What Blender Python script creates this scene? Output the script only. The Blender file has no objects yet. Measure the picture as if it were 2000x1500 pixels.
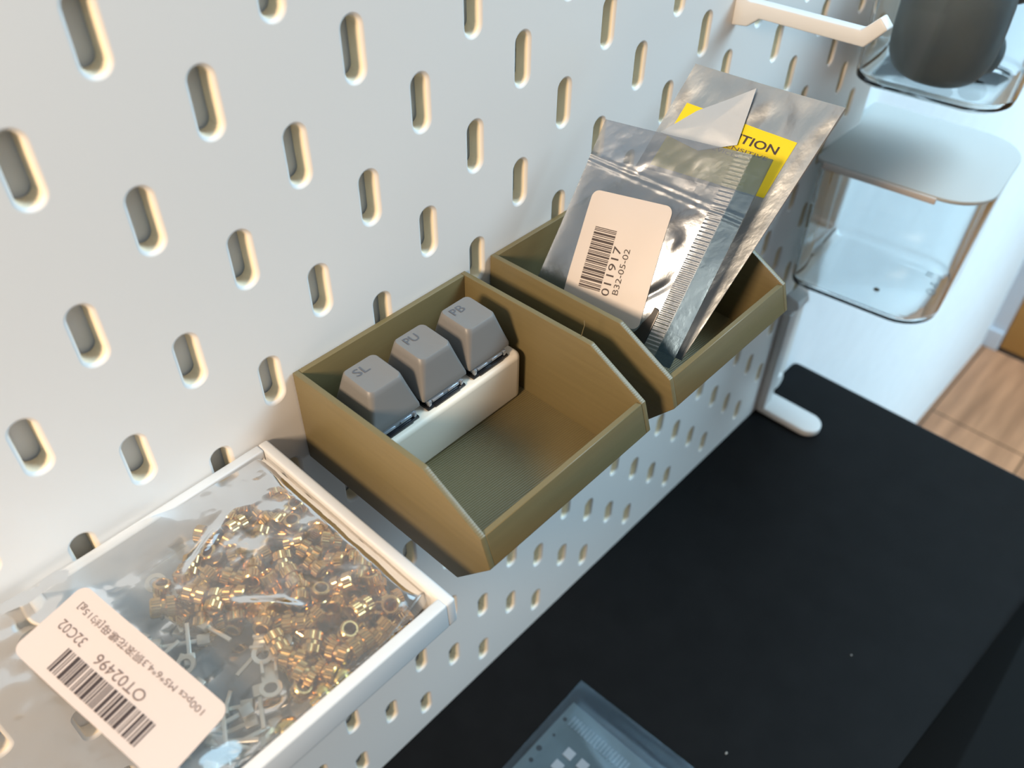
import bpy, bmesh, math, random
from mathutils import Vector, Matrix, noise
random.seed(7)
S = 0.001                                   # all coordinates below are millimetres
scn = bpy.context.scene
COL = scn.collection

# ------------------------------------------------------------------ camera
RW = [[0.6804414939, -0.7326758643, 0.0136180497],
      [-0.4926941422, -0.4711669453, -0.7316106833],
      [0.5424498646, 0.4911087330, -0.6815866465]]
cd = bpy.data.cameras.new('camera'); cam = bpy.data.objects.new('camera', cd); COL.objects.link(cam)
m = Matrix.Identity(4)
for i in range(3):
    m[i][0] = RW[0][i]; m[i][1] = -RW[1][i]; m[i][2] = -RW[2][i]
m[0][3], m[1][3], m[2][3] = -0.0453183, -0.165889, 0.0832088
cam.matrix_world = m
cd.sensor_fit = 'HORIZONTAL'; cd.sensor_width = 36; cd.lens = 1702.85 / 2000 * 36
cd.clip_start = 0.005; cd.clip_end = 20
cd.dof.use_dof = True; cd.dof.focus_distance = 0.262; cd.dof.aperture_fstop = 15
scn.camera = cam

# ------------------------------------------------------------------ world, lights, exposure
w = bpy.data.worlds.new('room_light'); scn.world = w; w.use_nodes = True
nt = w.node_tree; nt.nodes.clear()
tc = nt.nodes.new('ShaderNodeTexCoord')
dot = nt.nodes.new('ShaderNodeVectorMath'); dot.operation = 'DOT_PRODUCT'
dot.inputs[1].default_value = Vector((0.62, -0.45, 0.64)).normalized()
rp = nt.nodes.new('ShaderNodeValToRGB')
rp.color_ramp.elements[0].position = 0.0; rp.color_ramp.elements[0].color = (0.28, 0.215, 0.16, 1)
rp.color_ramp.elements[1].position = 1.0; rp.color_ramp.elements[1].color = (0.85, 1.05, 1.28, 1)
e = rp.color_ramp.elements.new(0.45); e.color = (0.38, 0.315, 0.255, 1)
e = rp.color_ramp.elements.new(0.72); e.color = (0.42, 0.49, 0.57, 1)
mr = nt.nodes.new('ShaderNodeMapRange'); mr.inputs[1].default_value = -1
nz = nt.nodes.new('ShaderNodeTexNoise'); nz.inputs['Scale'].default_value = 2.2; nz.inputs['Detail'].default_value = 2
mu = nt.nodes.new('ShaderNodeMixRGB'); mu.blend_type = 'MULTIPLY'; mu.inputs[0].default_value = 0.5
nr = nt.nodes.new('ShaderNodeValToRGB'); nr.color_ramp.elements[0].position = 0.38; nr.color_ramp.elements[1].position = 0.62
nr.color_ramp.elements[0].color = (0.35, 0.35, 0.35, 1); nr.color_ramp.elements[1].color = (1.4, 1.4, 1.4, 1)
bg = nt.nodes.new('ShaderNodeBackground'); bg.inputs[1].default_value = 0.38
ow = nt.nodes.new('ShaderNodeOutputWorld')
L = nt.links.new
L(tc.outputs['Generated'], dot.inputs[0]); L(dot.outputs['Value'], mr.inputs[0]); L(mr.outputs[0], rp.inputs[0])
L(tc.outputs['Generated'], nz.inputs['Vector']); L(nz.outputs[0], nr.inputs[0])
L(rp.outputs[0], mu.inputs[1]); L(nr.outputs[0], mu.inputs[2]); L(mu.outputs[0], bg.inputs[0]); L(bg.outputs[0], ow.inputs[0])

def area(name, loc, target, size, power, color, sy=None):
    ld = bpy.data.lights.new(name, 'AREA'); ld.size = size; ld.energy = power; ld.color = color
    if sy: ld.shape = 'RECTANGLE'; ld.size_y = sy
    o = bpy.data.objects.new(name, ld); COL.objects.link(o); o.location = loc
    o.rotation_euler = (Vector(target) - Vector(loc)).to_track_quat('-Z', 'Y').to_euler()
    return o
area('warm_lamp', (-0.47, -0.15, 0.255), (0.09, -0.03, -0.1), 0.11, 4.9, (1.0, 0.75, 0.52))
area('window_light', (0.98, -0.50, 0.70), (0.50, 0.0, -0.25), 0.6, 20.0, (0.52, 0.80, 1.0), 0.8)
area('wall_fill_light', (1.25, -0.75, -0.35), (1.05, 0.0, -0.55), 0.6, 3.3, (0.52, 0.82, 1.0), 0.7).data.spread = math.radians(100)  # added cool fill, no real door there; brightens the lower right wall
vs = scn.view_settings
vs.view_transform = 'Standard'; vs.look = 'None'; vs.gamma = 1; vs.use_curve_mapping = False; vs.exposure = 0.12

# ------------------------------------------------------------------ material helpers
def mat(name, col, rough=0.5, metal=0.0, **k):
    M = bpy.data.materials.new(name); M.use_nodes = True; M.name = name
    b = M.node_tree.nodes['Principled BSDF']
    b.inputs['Base Color'].default_value = (*col, 1); b.inputs['Roughness'].default_value = rough
    b.inputs['Metallic'].default_value = metal
    for a, v in k.items(): b.inputs[a.replace('_', ' ')].default_value = v
    return M
def N(M, t, **k):
    n = M.node_tree.nodes.new(t)
    for a, v in k.items(): setattr(n, a, v)
    return n
def LK(M, a, b): M.node_tree.links.new(a, b)
def BS(M): return M.node_tree.nodes['Principled BSDF']
def vary(M, col, amt, scale, detail=3):
    """object-space mottling of the base colour"""
    tcn = N(M, 'ShaderNodeTexCoord'); n = N(M, 'ShaderNodeTexNoise'); n.inputs['Scale'].default_value = scale; n.inputs['Detail'].default_value = detail
    r = N(M, 'ShaderNodeValToRGB'); r.color_ramp.elements[0].position = .3; r.color_ramp.elements[1].position = .7
    r.color_ramp.elements[0].color = (*[c * (1 - amt) for c in col], 1); r.color_ramp.elements[1].color = (*[min(1, c * (1 + amt)) for c in col], 1)
    LK(M, tcn.outputs['Object'], n.inputs['Vector']); LK(M, n.outputs[0], r.inputs[0]); LK(M, r.outputs[0], BS(M).inputs['Base Color'])
    return M
def bump(M, src, strength=0.3, dist=0.0002):
    b = N(M, 'ShaderNodeBump'); b.inputs['Strength'].default_value = strength; b.inputs['Distance'].default_value = dist
    LK(M, src, b.inputs['Height']); LK(M, b.outputs[0], BS(M).inputs['Normal']); return b
def nbump(M, scale, strength, dist):
    tcn = N(M, 'ShaderNodeTexCoord'); n = N(M, 'ShaderNodeTexNoise'); n.inputs['Scale'].default_value = scale; n.inputs['Detail'].default_value = 3
    LK(M, tcn.outputs['Object'], n.inputs['Vector']); bump(M, n.outputs[0], strength, dist); return M

M_board = nbump(mat('white_lacquered_board', (0.77, 0.745, 0.71), 0.5), 900, 0.08, 0.0001)
M_wall = nbump(vary(mat('white_wall', (0.84, 0.85, 0.86), 0.85), (0.84, 0.85, 0.86), .02, 60), 700, 0.1, 0.0001)
M_desk = nbump(vary(mat('black_desk', (0.0050, 0.0052, 0.0056), 0.6, Specular_IOR_Level=0.10), (0.0050, 0.0052, 0.0056), .15, 60), 2500, 0.12, 0.0001)
M_edge = mat('desk_edge', (0.12, 0.12, 0.13), 0.5)
M_white = nbump(mat('white_plastic', (0.60, 0.60, 0.59), 0.42), 300, 0.1, 0.0001)
M_peg = mat('milky_white_plastic', (0.72, 0.72, 0.71), 0.4, Subsurface_Weight=0.0)
M_cream = nbump(mat('cream_printed_plastic', (0.78, 0.70, 0.58), 0.45), 500, 0.12, 0.0001)
M_key = nbump(mat('grey_keycap_plastic', (0.175, 0.168, 0.16), 0.42), 3000, 0.1, 0.00005)
M_ink = mat('dark_legend_ink', (0.09, 0.095, 0.11), 0.5)
M_black = mat('black_plastic', (0.012, 0.012, 0.014), 0.25)
M_print = mat('label_print', (0.045, 0.03, 0.028), 0.6)
M_print2 = mat('label_print_light', (0.16, 0.11, 0.095), 0.6)
M_paper = mat('label_paper', (0.62, 0.56, 0.52), 0.5)
M_paper2 = mat('pinkish_label_paper', (0.58, 0.47, 0.41), 0.5)
M_brass = vary(mat('brass', (0.60, 0.375, 0.145), 0.24, 1.0), (0.60, 0.375, 0.145), .25, 160)
M_gold = mat('polished_brass', (0.60, 0.45, 0.14), 0.14, 1.0)
M_steel = mat('dull_tin', (0.62, 0.58, 0.50), 0.3, 1.0)
M_yellow = mat('caution_yellow', (0.86, 0.66, 0.0), 0.45)
M_device = nbump(mat('matte_black_case', (0.006, 0.007, 0.0075), 0.7, Specular_IOR_Level=0.07), 2500, 0.3, 0.0001)
M_baseb = mat('painted_trim', (0.60, 0.63, 0.68), 0.5)
M_dark = mat('dark_recess', (0.01, 0.01, 0.012), 0.6)
M_blob = nbump(mat('dark_grey_moulded_plastic', (0.12, 0.13, 0.13), 0.5), 200, 0.1, 0.0002)

# printed PLA in olive brown, layers every 0.28 mm
def pla(name, col, diag=False):
    M = mat(name, col, 0.40)
    tcn = N(M, 'ShaderNodeTexCoord'); wv = N(M, 'ShaderNodeTexWave', wave_type='BANDS', bands_direction='Z')
    wv.inputs['Scale'].default_value = 1000 / 0.34 / (20 / (2 * math.pi)) / 1.0
    wv.inputs['Distortion'].default_value = 0.0
    if diag:
        wv.bands_direction = 'Y'; wv.inputs['Scale'].default_value = 1000 / 0.75 / (20 / (2 * math.pi))
        mp = N(M, 'ShaderNodeMapping'); mp.inputs['Rotation'].default_value = (0, 0, math.radians(4))
        LK(M, tcn.outputs['Object'], mp.inputs[0]); LK(M, mp.outputs[0], wv.inputs[0])
    else: LK(M, tcn.outputs['Object'], wv.inputs[0])
    bump(M, wv.outputs['Fac'], 0.55 if diag else 0.3, 0.00012)
    n = N(M, 'ShaderNodeTexNoise'); n.inputs['Scale'].default_value = 1.0; n.inputs['Detail'].default_value = 3
    mp2 = N(M, 'ShaderNodeMapping'); mp2.inputs['Scale'].default_value = (30, 30, 700)
    LK(M, tcn.outputs['Object'], mp2.inputs[0]); LK(M, mp2.outputs[0], n.inputs['Vector'])
    r = N(M, 'ShaderNodeValToRGB'); r.color_ramp.elements[0].position = .3; r.color_ramp.elements[1].position = .7
    r.color_ramp.elements[0].color = (*[c * .95 for c in col], 1); r.color_ramp.elements[1].color = (*[c * 1.05 for c in col], 1)
    LK(M, n.outputs[0], r.inputs[0]); LK(M, r.outputs[0], BS(M).inputs['Base Color'])
    return M
OL = (0.160, 0.124, 0.055)
M_olive = pla('olive_printed_plastic', OL); M_olive_floor = pla('olive_printed_floor', OL, True)

M_wood = mat('oak_floor', (0.5, 0.3, 0.15), 0.45)
tcn = N(M_wood, 'ShaderNodeTexCoord'); mp = N(M_wood, 'ShaderNodeMapping'); mp.inputs['Scale'].default_value = (1.5, 14, 1)
n = N(M_wood, 'ShaderNodeTexNoise'); n.inputs['Scale'].default_value = 3; n.inputs['Detail'].default_value = 6
br = N(M_wood, 'ShaderNodeTexBrick'); br.inputs['Scale'].default_value = 1; br.inputs['Brick Width'].default_value = 1.1; br.inputs['Row Height'].default_value = 0.14
br.inputs['Mortar Size'].default_value = 0.0015; br.inputs['Color1'].default_value = (0.54, 0.27, 0.155, 1); br.inputs['Color2'].default_value = (0.47, 0.23, 0.13, 1); br.inputs['Mortar'].default_value = (0.12, 0.06, 0.03, 1)
r = N(M_wood, 'ShaderNodeValToRGB'); r.color_ramp.elements[0].color = (0.62, 0.58, 0.52, 1); r.color_ramp.elements[1].color = (1.2, 1.15, 1.05, 1); r.color_ramp.elements[0].position = .3; r.color_ramp.elements[1].position = .7
mx = N(M_wood, 'ShaderNodeMixRGB', blend_type='MULTIPLY'); mx.inputs[0].default_value = 1
LK(M_wood, tcn.outputs['Object'], mp.inputs[0]); LK(M_wood, mp.outputs[0], n.inputs['Vector']); LK(M_wood, tcn.outputs['Object'], br.inputs['Vector'])
LK(M_wood, n.outputs[0], r.inputs[0]); LK(M_wood, br.outputs[0], mx.inputs[1]); LK(M_wood, r.outputs[0], mx.inputs[2]); LK(M_wood, mx.outputs[0], BS(M_wood).inputs['Base Color'])
M_door = vary(mat('orange_wood_door', (0.42, 0.20, 0.05), 0.4), (0.42, 0.20, 0.05), .2, 8)

def clear_mat(name, col, rough, ior=1.46):
    return mat(name, col, rough, 0.0, Transmission_Weight=1.0, IOR=ior)
M_clear = clear_mat('clear_acrylic', (0.93, 0.97, 0.98), 0.03)
M_lid = mat('frosted_grey_lid', (0.52, 0.53, 0.51), 0.6, 0.0, Transmission_Weight=0.1, Specular_IOR_Level=0.2)

def film(name, haze, gloss_rough=0.08, tint=(0.93, 0.94, 0.95), hz=(0.5, 0.5, 0.5), gl=0.5):
    """thin clear plastic film: mostly see-through, a little milky, glossy at the folds"""
    M = bpy.data.materials.new(name); M.use_nodes = True; t = M.node_tree; t.nodes.clear()
    o = t.nodes.new('ShaderNodeOutputMaterial'); tr = t.nodes.new('ShaderNodeBsdfTransparent'); tr.inputs[0].default_value = (*tint, 1)
    df = t.nodes.new('ShaderNodeBsdfDiffuse'); df.inputs[0].default_value = (*hz, 1)
    g = t.nodes.new('ShaderNodeBsdfGlossy'); g.inputs['Roughness'].default_value = gloss_rough
    m1 = t.nodes.new('ShaderNodeMixShader'); m2 = t.nodes.new('ShaderNodeMixShader')
    fr = t.nodes.new('ShaderNodeFresnel'); fr.inputs[0].default_value = 1.5
    mt = t.nodes.new('ShaderNodeMath'); mt.operation = 'MULTIPLY_ADD'; mt.inputs[1].default_value = 1.0; mt.inputs[2].default_value = gl * 0.1
    m1.inputs[0].default_value = haze
    t.links.new(tr.outputs[0], m1.inputs[1]); t.links.new(df.outputs[0], m1.inputs[2])
    t.links.new(fr.outputs[0], mt.inputs[0]); t.links.new(mt.outputs[0], m2.inputs[0])
    t.links.new(m1.outputs[0], m2.inputs[1]); t.links.new(g.outputs[0], m2.inputs[2]); t.links.new(m2.outputs[0], o.inputs[0])
    return M
M_film = film('clear_bag_film', 0.14, 0.10, hz=(0.60, 0.58, 0.54), gl=0.1, tint=(.97,.97,.97))
M_film2 = film('clear_inner_film', 0.38, 0.12, hz=(0.24, 0.25, 0.24))

def silver(name, col, rough, see, ridge=None, top=0.0):
    """metallised antistatic film; ridge = (umin, umax) strip with pressed seal lines"""
    M = bpy.data.materials.new(name); M.use_nodes = True; t = M.node_tree
    b = BS(M); b.inputs['Base Color'].default_value = (*col, 1); b.inputs['Metallic'].default_value = 0.9; b.inputs['Roughness'].default_value = rough
    o = t.nodes['Material Output']; tr = t.nodes.new('ShaderNodeBsdfTransparent'); tr.inputs[0].default_value = (0.75, 0.8, 0.86, 1)
    ms = t.nodes.new('ShaderNodeMixShader'); ms.inputs[0].default_value = see
    t.links.new(b.outputs[0], ms.inputs[1]); t.links.new(tr.outputs[0], ms.inputs[2]); t.links.new(ms.outputs[0], o.inputs[0])
    uv = t.nodes.new('ShaderNodeUVMap'); sp = t.nodes.new('ShaderNodeSeparateXYZ'); t.links.new(uv.outputs[0], sp.inputs[0])
    n = t.nodes.new('ShaderNodeTexNoise'); n.inputs['Scale'].default_value = 7; n.inputs['Detail'].default_value = 4; t.links.new(uv.outputs[0], n.inputs['Vector'])
    h = n.outputs[0]
    tp = t.nodes.new('ShaderNodeMath'); tp.operation = 'LESS_THAN'; tp.inputs[1].default_value = 0.17; t.links.new(sp.outputs['Y'], tp.inputs[0])
    tq = t.nodes.new('ShaderNodeMath'); tq.operation = 'MULTIPLY_ADD'; tq.inputs[1].default_value = top; tq.inputs[2].default_value = see
    t.links.new(tp.outputs[0], tq.inputs[0]); t.links.new(tq.outputs[0], ms.inputs[0])
    if ridge:
        s = t.nodes.new('ShaderNodeMath'); s.operation = 'SINE'; mm = t.nodes.new('ShaderNodeMath'); mm.operation = 'MULTIPLY'; mm.inputs[1].default_value = ridge[2]
        t.links.new(sp.outputs['Y'], mm.inputs[0]); t.links.new(mm.outputs[0], s.inputs[0])
        a = t.nodes.new('ShaderNodeMath'); a.operation = 'GREATER_THAN'; a.inputs[1].default_value = ridge[0]; t.links.new(sp.outputs['X'], a.inputs[0])
        c = t.nodes.new('ShaderNodeMath'); c.operation = 'LESS_THAN'; c.inputs[1].default_value = ridge[1]; t.links.new(sp.outputs['X'], c.inputs[0])
        p = t.nodes.new('ShaderNodeMath'); p.operation = 'MULTIPLY'; t.links.new(a.outputs[0], p.inputs[0]); t.links.new(c.outputs[0], p.inputs[1])
        q = t.nodes.new('ShaderNodeMath'); q.operation = 'MULTIPLY'; t.links.new(p.outputs[0], q.inputs[0]); t.links.new(s.outputs[0], q.inputs[1])
        z = t.nodes.new('ShaderNodeMath'); z.operation = 'MULTIPLY_ADD'; z.inputs[1].default_value = 0.16; t.links.new(q.outputs[0], z.inputs[0]); t.links.new(h, z.inputs[2]); h = z.outputs[0]
        rr = t.nodes.new('ShaderNodeValToRGB'); rr.color_ramp.interpolation = 'LINEAR'
        rr.color_ramp.elements[0].position = ridge[1]; rr.color_ramp.elements[0].color = (*col, 1)
        rr.color_ramp.elements[1].position = ridge[1] + 0.006; rr.color_ramp.elements[1].color = (col[0] * .30, col[1] * .42, col[2] * .52, 1)  # margin past the seal: dark blue reflection painted into the base colour
        t.links.new(sp.outputs['X'], rr.inputs[0]); t.links.new(rr.outputs[0], b.inputs['Base Color'])
    bp = t.nodes.new('ShaderNodeBump'); bp.inputs['Strength'].default_value = 0.35; bp.inputs['Distance'].default_value = 0.0008
    t.links.new(h, bp.inputs['Height']); t.links.new(bp.outputs[0], b.inputs['Normal'])
    return M
M_foil = silver('antistatic_film', (0.31, 0.345, 0.39), 0.24, 0.30, (0.80, 0.885, 330), 0.28)
M_foil2 = silver('silver_foil', (0.46, 0.50, 0.53), 0.28, 0.02)
M_foil3 = silver('smoky_antistatic_film', (0.20, 0.24, 0.27), 0.2, 0.68)
M_flap = nbump(mat('foil_reverse', (0.56, 0.60, 0.64), 0.35, 0.5), 300, .2, .0002)

# ------------------------------------------------------------------ object helpers
def thing(name, loc, label=None, cat=None, group=None):
    o = bpy.data.objects.new(name, None); COL.objects.link(o); o.location = Vector(loc) * S
    o.empty_display_size = 0.01
    tag(o, label, cat, group); return o
def tag(o, label=None, cat=None, group=None, kind=None):
    if label: o['label'] = label
    if cat: o['category'] = cat
    if group: o['group'] = group
    if kind: o['kind'] = kind
    return o
def wloc(o):
    v = Vector((0, 0, 0))
    while o is not None: v = v + o.location; o = o.parent
    return v
def obj(name, vf, material, parent=None, origin=None, smooth=None, uvs=None, mats=None, fmat=None, label=None):
    """vf = (verts in world mm, faces). origin (mm) only for parentless objects."""
    V, F = vf
    base = wloc(parent) if parent else (Vector(origin) * S if origin else Vector((0, 0, 0)))
    me = bpy.data.meshes.new(name)
    me.from_pydata([tuple(Vector(v) * S - base) for v in V], [], F); me.update()
    me.materials.append(material)
    if mats:
        for q in mats: me.materials.append(q)
        for i, p in enumerate(me.polygons): p.material_index = fmat[i]
    if uvs:
        ul = me.uv_layers.new(name='UVMap')
        for lp in me.loops: ul.data[lp.index].uv = uvs[lp.vertex_index]
    if smooth is not None:
        for p in me.polygons: p.use_smooth = True
        me.set_sharp_from_angle(angle=math.radians(smooth))
    o = bpy.data.objects.new(name, me); COL.objects.link(o)
    if parent: o.parent = parent
    elif origin: o.location = base
    if label: o['label'] = label
    return o
def fix(vf, bevel=0, segs=2, ang=30):
    V, F = vf; bm = bmesh.new(); vs_ = [bm.verts.new(v) for v in V]
    for f in F:
        try: bm.faces.new([vs_[i] for i in f])
        except ValueError: pass
    bmesh.ops.recalc_face_normals(bm, faces=bm.faces)
    if bevel:
        ed = [e_ for e_ in bm.edges if len(e_.link_faces) == 2 and e_.calc_face_angle(0) > math.radians(ang)]
        bmesh.ops.bevel(bm, geom=ed, offset=bevel, segments=segs, affect='EDGES', profile=0.5, clamp_overlap=True)
    bm.verts.index_update()
    out = ([tuple(v.co) for v in bm.verts], [tuple(v.index for v in f.verts) for f in bm.faces]); bm.free(); return out
def box(x0, x1, y0, y1, z0, z1, bevel=0, segs=2):
    V = [(x, y, z) for x in (x0, x1) for y in (y0, y1) for z in (z0, z1)]
    F = [(0, 1, 3, 2), (4, 6, 7, 5), (0, 4, 5, 1), (2, 3, 7, 6), (0, 2, 6, 4), (1, 5, 7, 3)]
    return fix((V, F), bevel, segs)
def prism(poly, ax, a, b, bevel=0, segs=2, ang=30):
    """poly = 2D points of the plane across axis ax, extruded from a to b"""
    def P(p, t): return {'x': (t, p[0], p[1]), 'y': (p[0], t, p[1]), 'z': (p[0], p[1], t)}[ax]
    n = len(poly); V = [P(p, a) for p in poly] + [P(p, b) for p in poly]
    F = [tuple(range(n)), tuple(range(2 * n - 1, n - 1, -1))] + [(i, (i + 1) % n, n + (i + 1) % n, n + i) for i in range(n)]
    return fix((V, F), bevel, segs, ang)
def join(*vfs):
    V, F = [], []
    for v, f in vfs:
        k = len(V); V += list(v); F += [tuple(i + k for i in q) for q in f]
    return V, F
def xf(vf, fn): return [fn(v) for v in vf[0]], vf[1]
def rounded(x0, x1, y0, y1, r, seg=8):
    """rounded rectangle outline; r = radius or 4 radii (x0y0, x1y0, x1y1, x0y1)"""
    rs = r if isinstance(r, (tuple, list)) else (r,) * 4
    out = []
    for (cx, cy, a0, rr) in ((x0, y0, 180, rs[0]), (x1, y0, 270, rs[1]), (x1, y1, 0, rs[2]), (x0, y1, 90, rs[3])):
        ccx = cx + (rr if cx == x0 else -rr); ccy = cy + (rr if cy == y0 else -rr)
        k = seg if rr > 0.01 else 0
        for i in range(k + 1):
            a = math.radians(a0 + (90 * i / k if k else 0)); out.append((ccx + rr * math.cos(a), ccy + rr * math.sin(a)))
    return out
def lathe(prof, n=24, cap=True):
    V, F = [], []
    for r_, z in prof:
        for i in range(n): a = 2 * math.pi * i / n; V.append((r_ * math.cos(a), r_ * math.sin(a), z))
    for j in range(len(prof) - 1):
        for i in range(n): F.append((j * n + i, j * n + (i + 1) % n, (j + 1) * n + (i + 1) % n, (j + 1) * n + i))
    if cap: F.append(tuple(range(n - 1, -1, -1))); F.append(tuple((len(prof) - 1) * n + i for i in range(n)))
    return V, F
_text_cache = {}
def text2d(s, size=1.0, align='LEFT', bold=False):
    """flat text mesh as (verts2d, faces) from the built-in font"""
    key = (s, size, align, bold)
    if key in _text_cache: return _text_cache[key]
    c = bpy.data.curves.new('t', 'FONT'); c.body = s; c.size = size; c.align_x = align; c.resolution_u = 3; c.offset = 0.018 if bold else 0
    o = bpy.data.objects.new('t', c); COL.objects.link(o)
    dg = bpy.context.evaluated_depsgraph_get(); me = bpy.data.meshes.new_from_object(o.evaluated_get(dg))
    V = [(v.co.x, v.co.y) for v in me.vertices]; F = [tuple(p.vertices) for p in me.polygons]
    bpy.data.objects.remove(o); bpy.data.curves.remove(c); bpy.data.meshes.remove(me)
    _text_cache[key] = (V, F); return V, F
def fit_text(s, u0, u1, v0, v1, bold=False):
    """text scaled into the rectangle u0..u1 (reading direction) x v0..v1 (up)"""
    V, F = text2d(s, bold=bold)
    xs = [v[0] for v in V]; ys = [v[1] for v in V]; ax, bx, ay, by = min(xs), max(xs), min(ys), max(ys)
    return [(u0 + (v[0] - ax) / (bx - ax) * (u1 - u0), v0 + (v[1] - ay) / (by - ay) * (v1 - v0)) for v in V], F
def bars(widths, u0, u1, v0, v1, nv=4):
    tot = sum(widths); V, F = [], []; u = u0
    for i, w_ in enumerate(widths):
        du = w_ / tot * (u1 - u0)
        if i % 2 == 0:
            k = len(V)
            for j in range(nv + 1):
                vv = v0 + (v1 - v0) * j / nv; V += [(u, vv), (u + du, vv)]
            F += [(k + 2 * j, k + 2 * j + 1, k + 2 * j + 3, k + 2 * j + 2) for j in range(nv)]
        u += du
    return V, F
def map2(vf, fn): return [fn(*p) for p in vf[0]], vf[1]
def grid(nu, nv, fn):
    V = [fn(i / nu, j / nv) for j in range(nv + 1) for i in range(nu + 1)]
    F = [(j * (nu + 1) + i, j * (nu + 1) + i + 1, (j + 1) * (nu + 1) + i + 1, (j + 1) * (nu + 1) + i) for j in range(nv) for i in range(nu)]
    UV = [(i / nu, j / nv) for j in range(nv + 1) for i in range(nu + 1)]
    return V, F, UV

# ------------------------------------------------------------------ setting: walls, floor, door, desk
WY = 5.8; FZ = -849.5; RX = 1315.0
tag(obj('wall_back', box(-1800, RX + 60, WY, WY + 60, FZ, 1300), M_wall), kind='structure')
tag(obj('floor', box(-1800, 2200, -2600, WY + 60, FZ - 30, FZ), M_wood), kind='structure')
tag(obj('wall_right', box(RX, RX + 60, -18, WY, FZ, 1300), M_baseb), kind='structure')
tag(obj('baseboard_right', box(RX - 7, RX, -17.5, WY, FZ, FZ + 36, 1.2), M_baseb), kind='structure')
door = obj('door_1', box(RX + 2, RX + 42, -900, -18.5, FZ + 3, 1100, 2), M_door); tag(door, kind='structure')
tag(obj('trim_1', box(RX - 3, RX + 2, -900, -18, FZ, FZ + 3), M_dark), kind='structure')

DZ = -341.5
desk = thing('desk', (100, -300, FZ), 'black desk with a thin pale edge standing against the white wall under the pegboard', 'desk')
obj('tabletop', prism(rounded(-700, 455.5, -760, 5.5, 4, 4), 'z', DZ - 22, DZ, 0.7, 2), M_desk, desk, smooth=40)
for sx in (-690, 436): obj('side_panel', box(sx, sx + 18, -750, -5, FZ, DZ - 22, 1), M_desk, desk)
obj('edge_band', box(455.3, 456.3, -752, 0, DZ - 21, DZ - 0.9), M_edge, desk)

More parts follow.
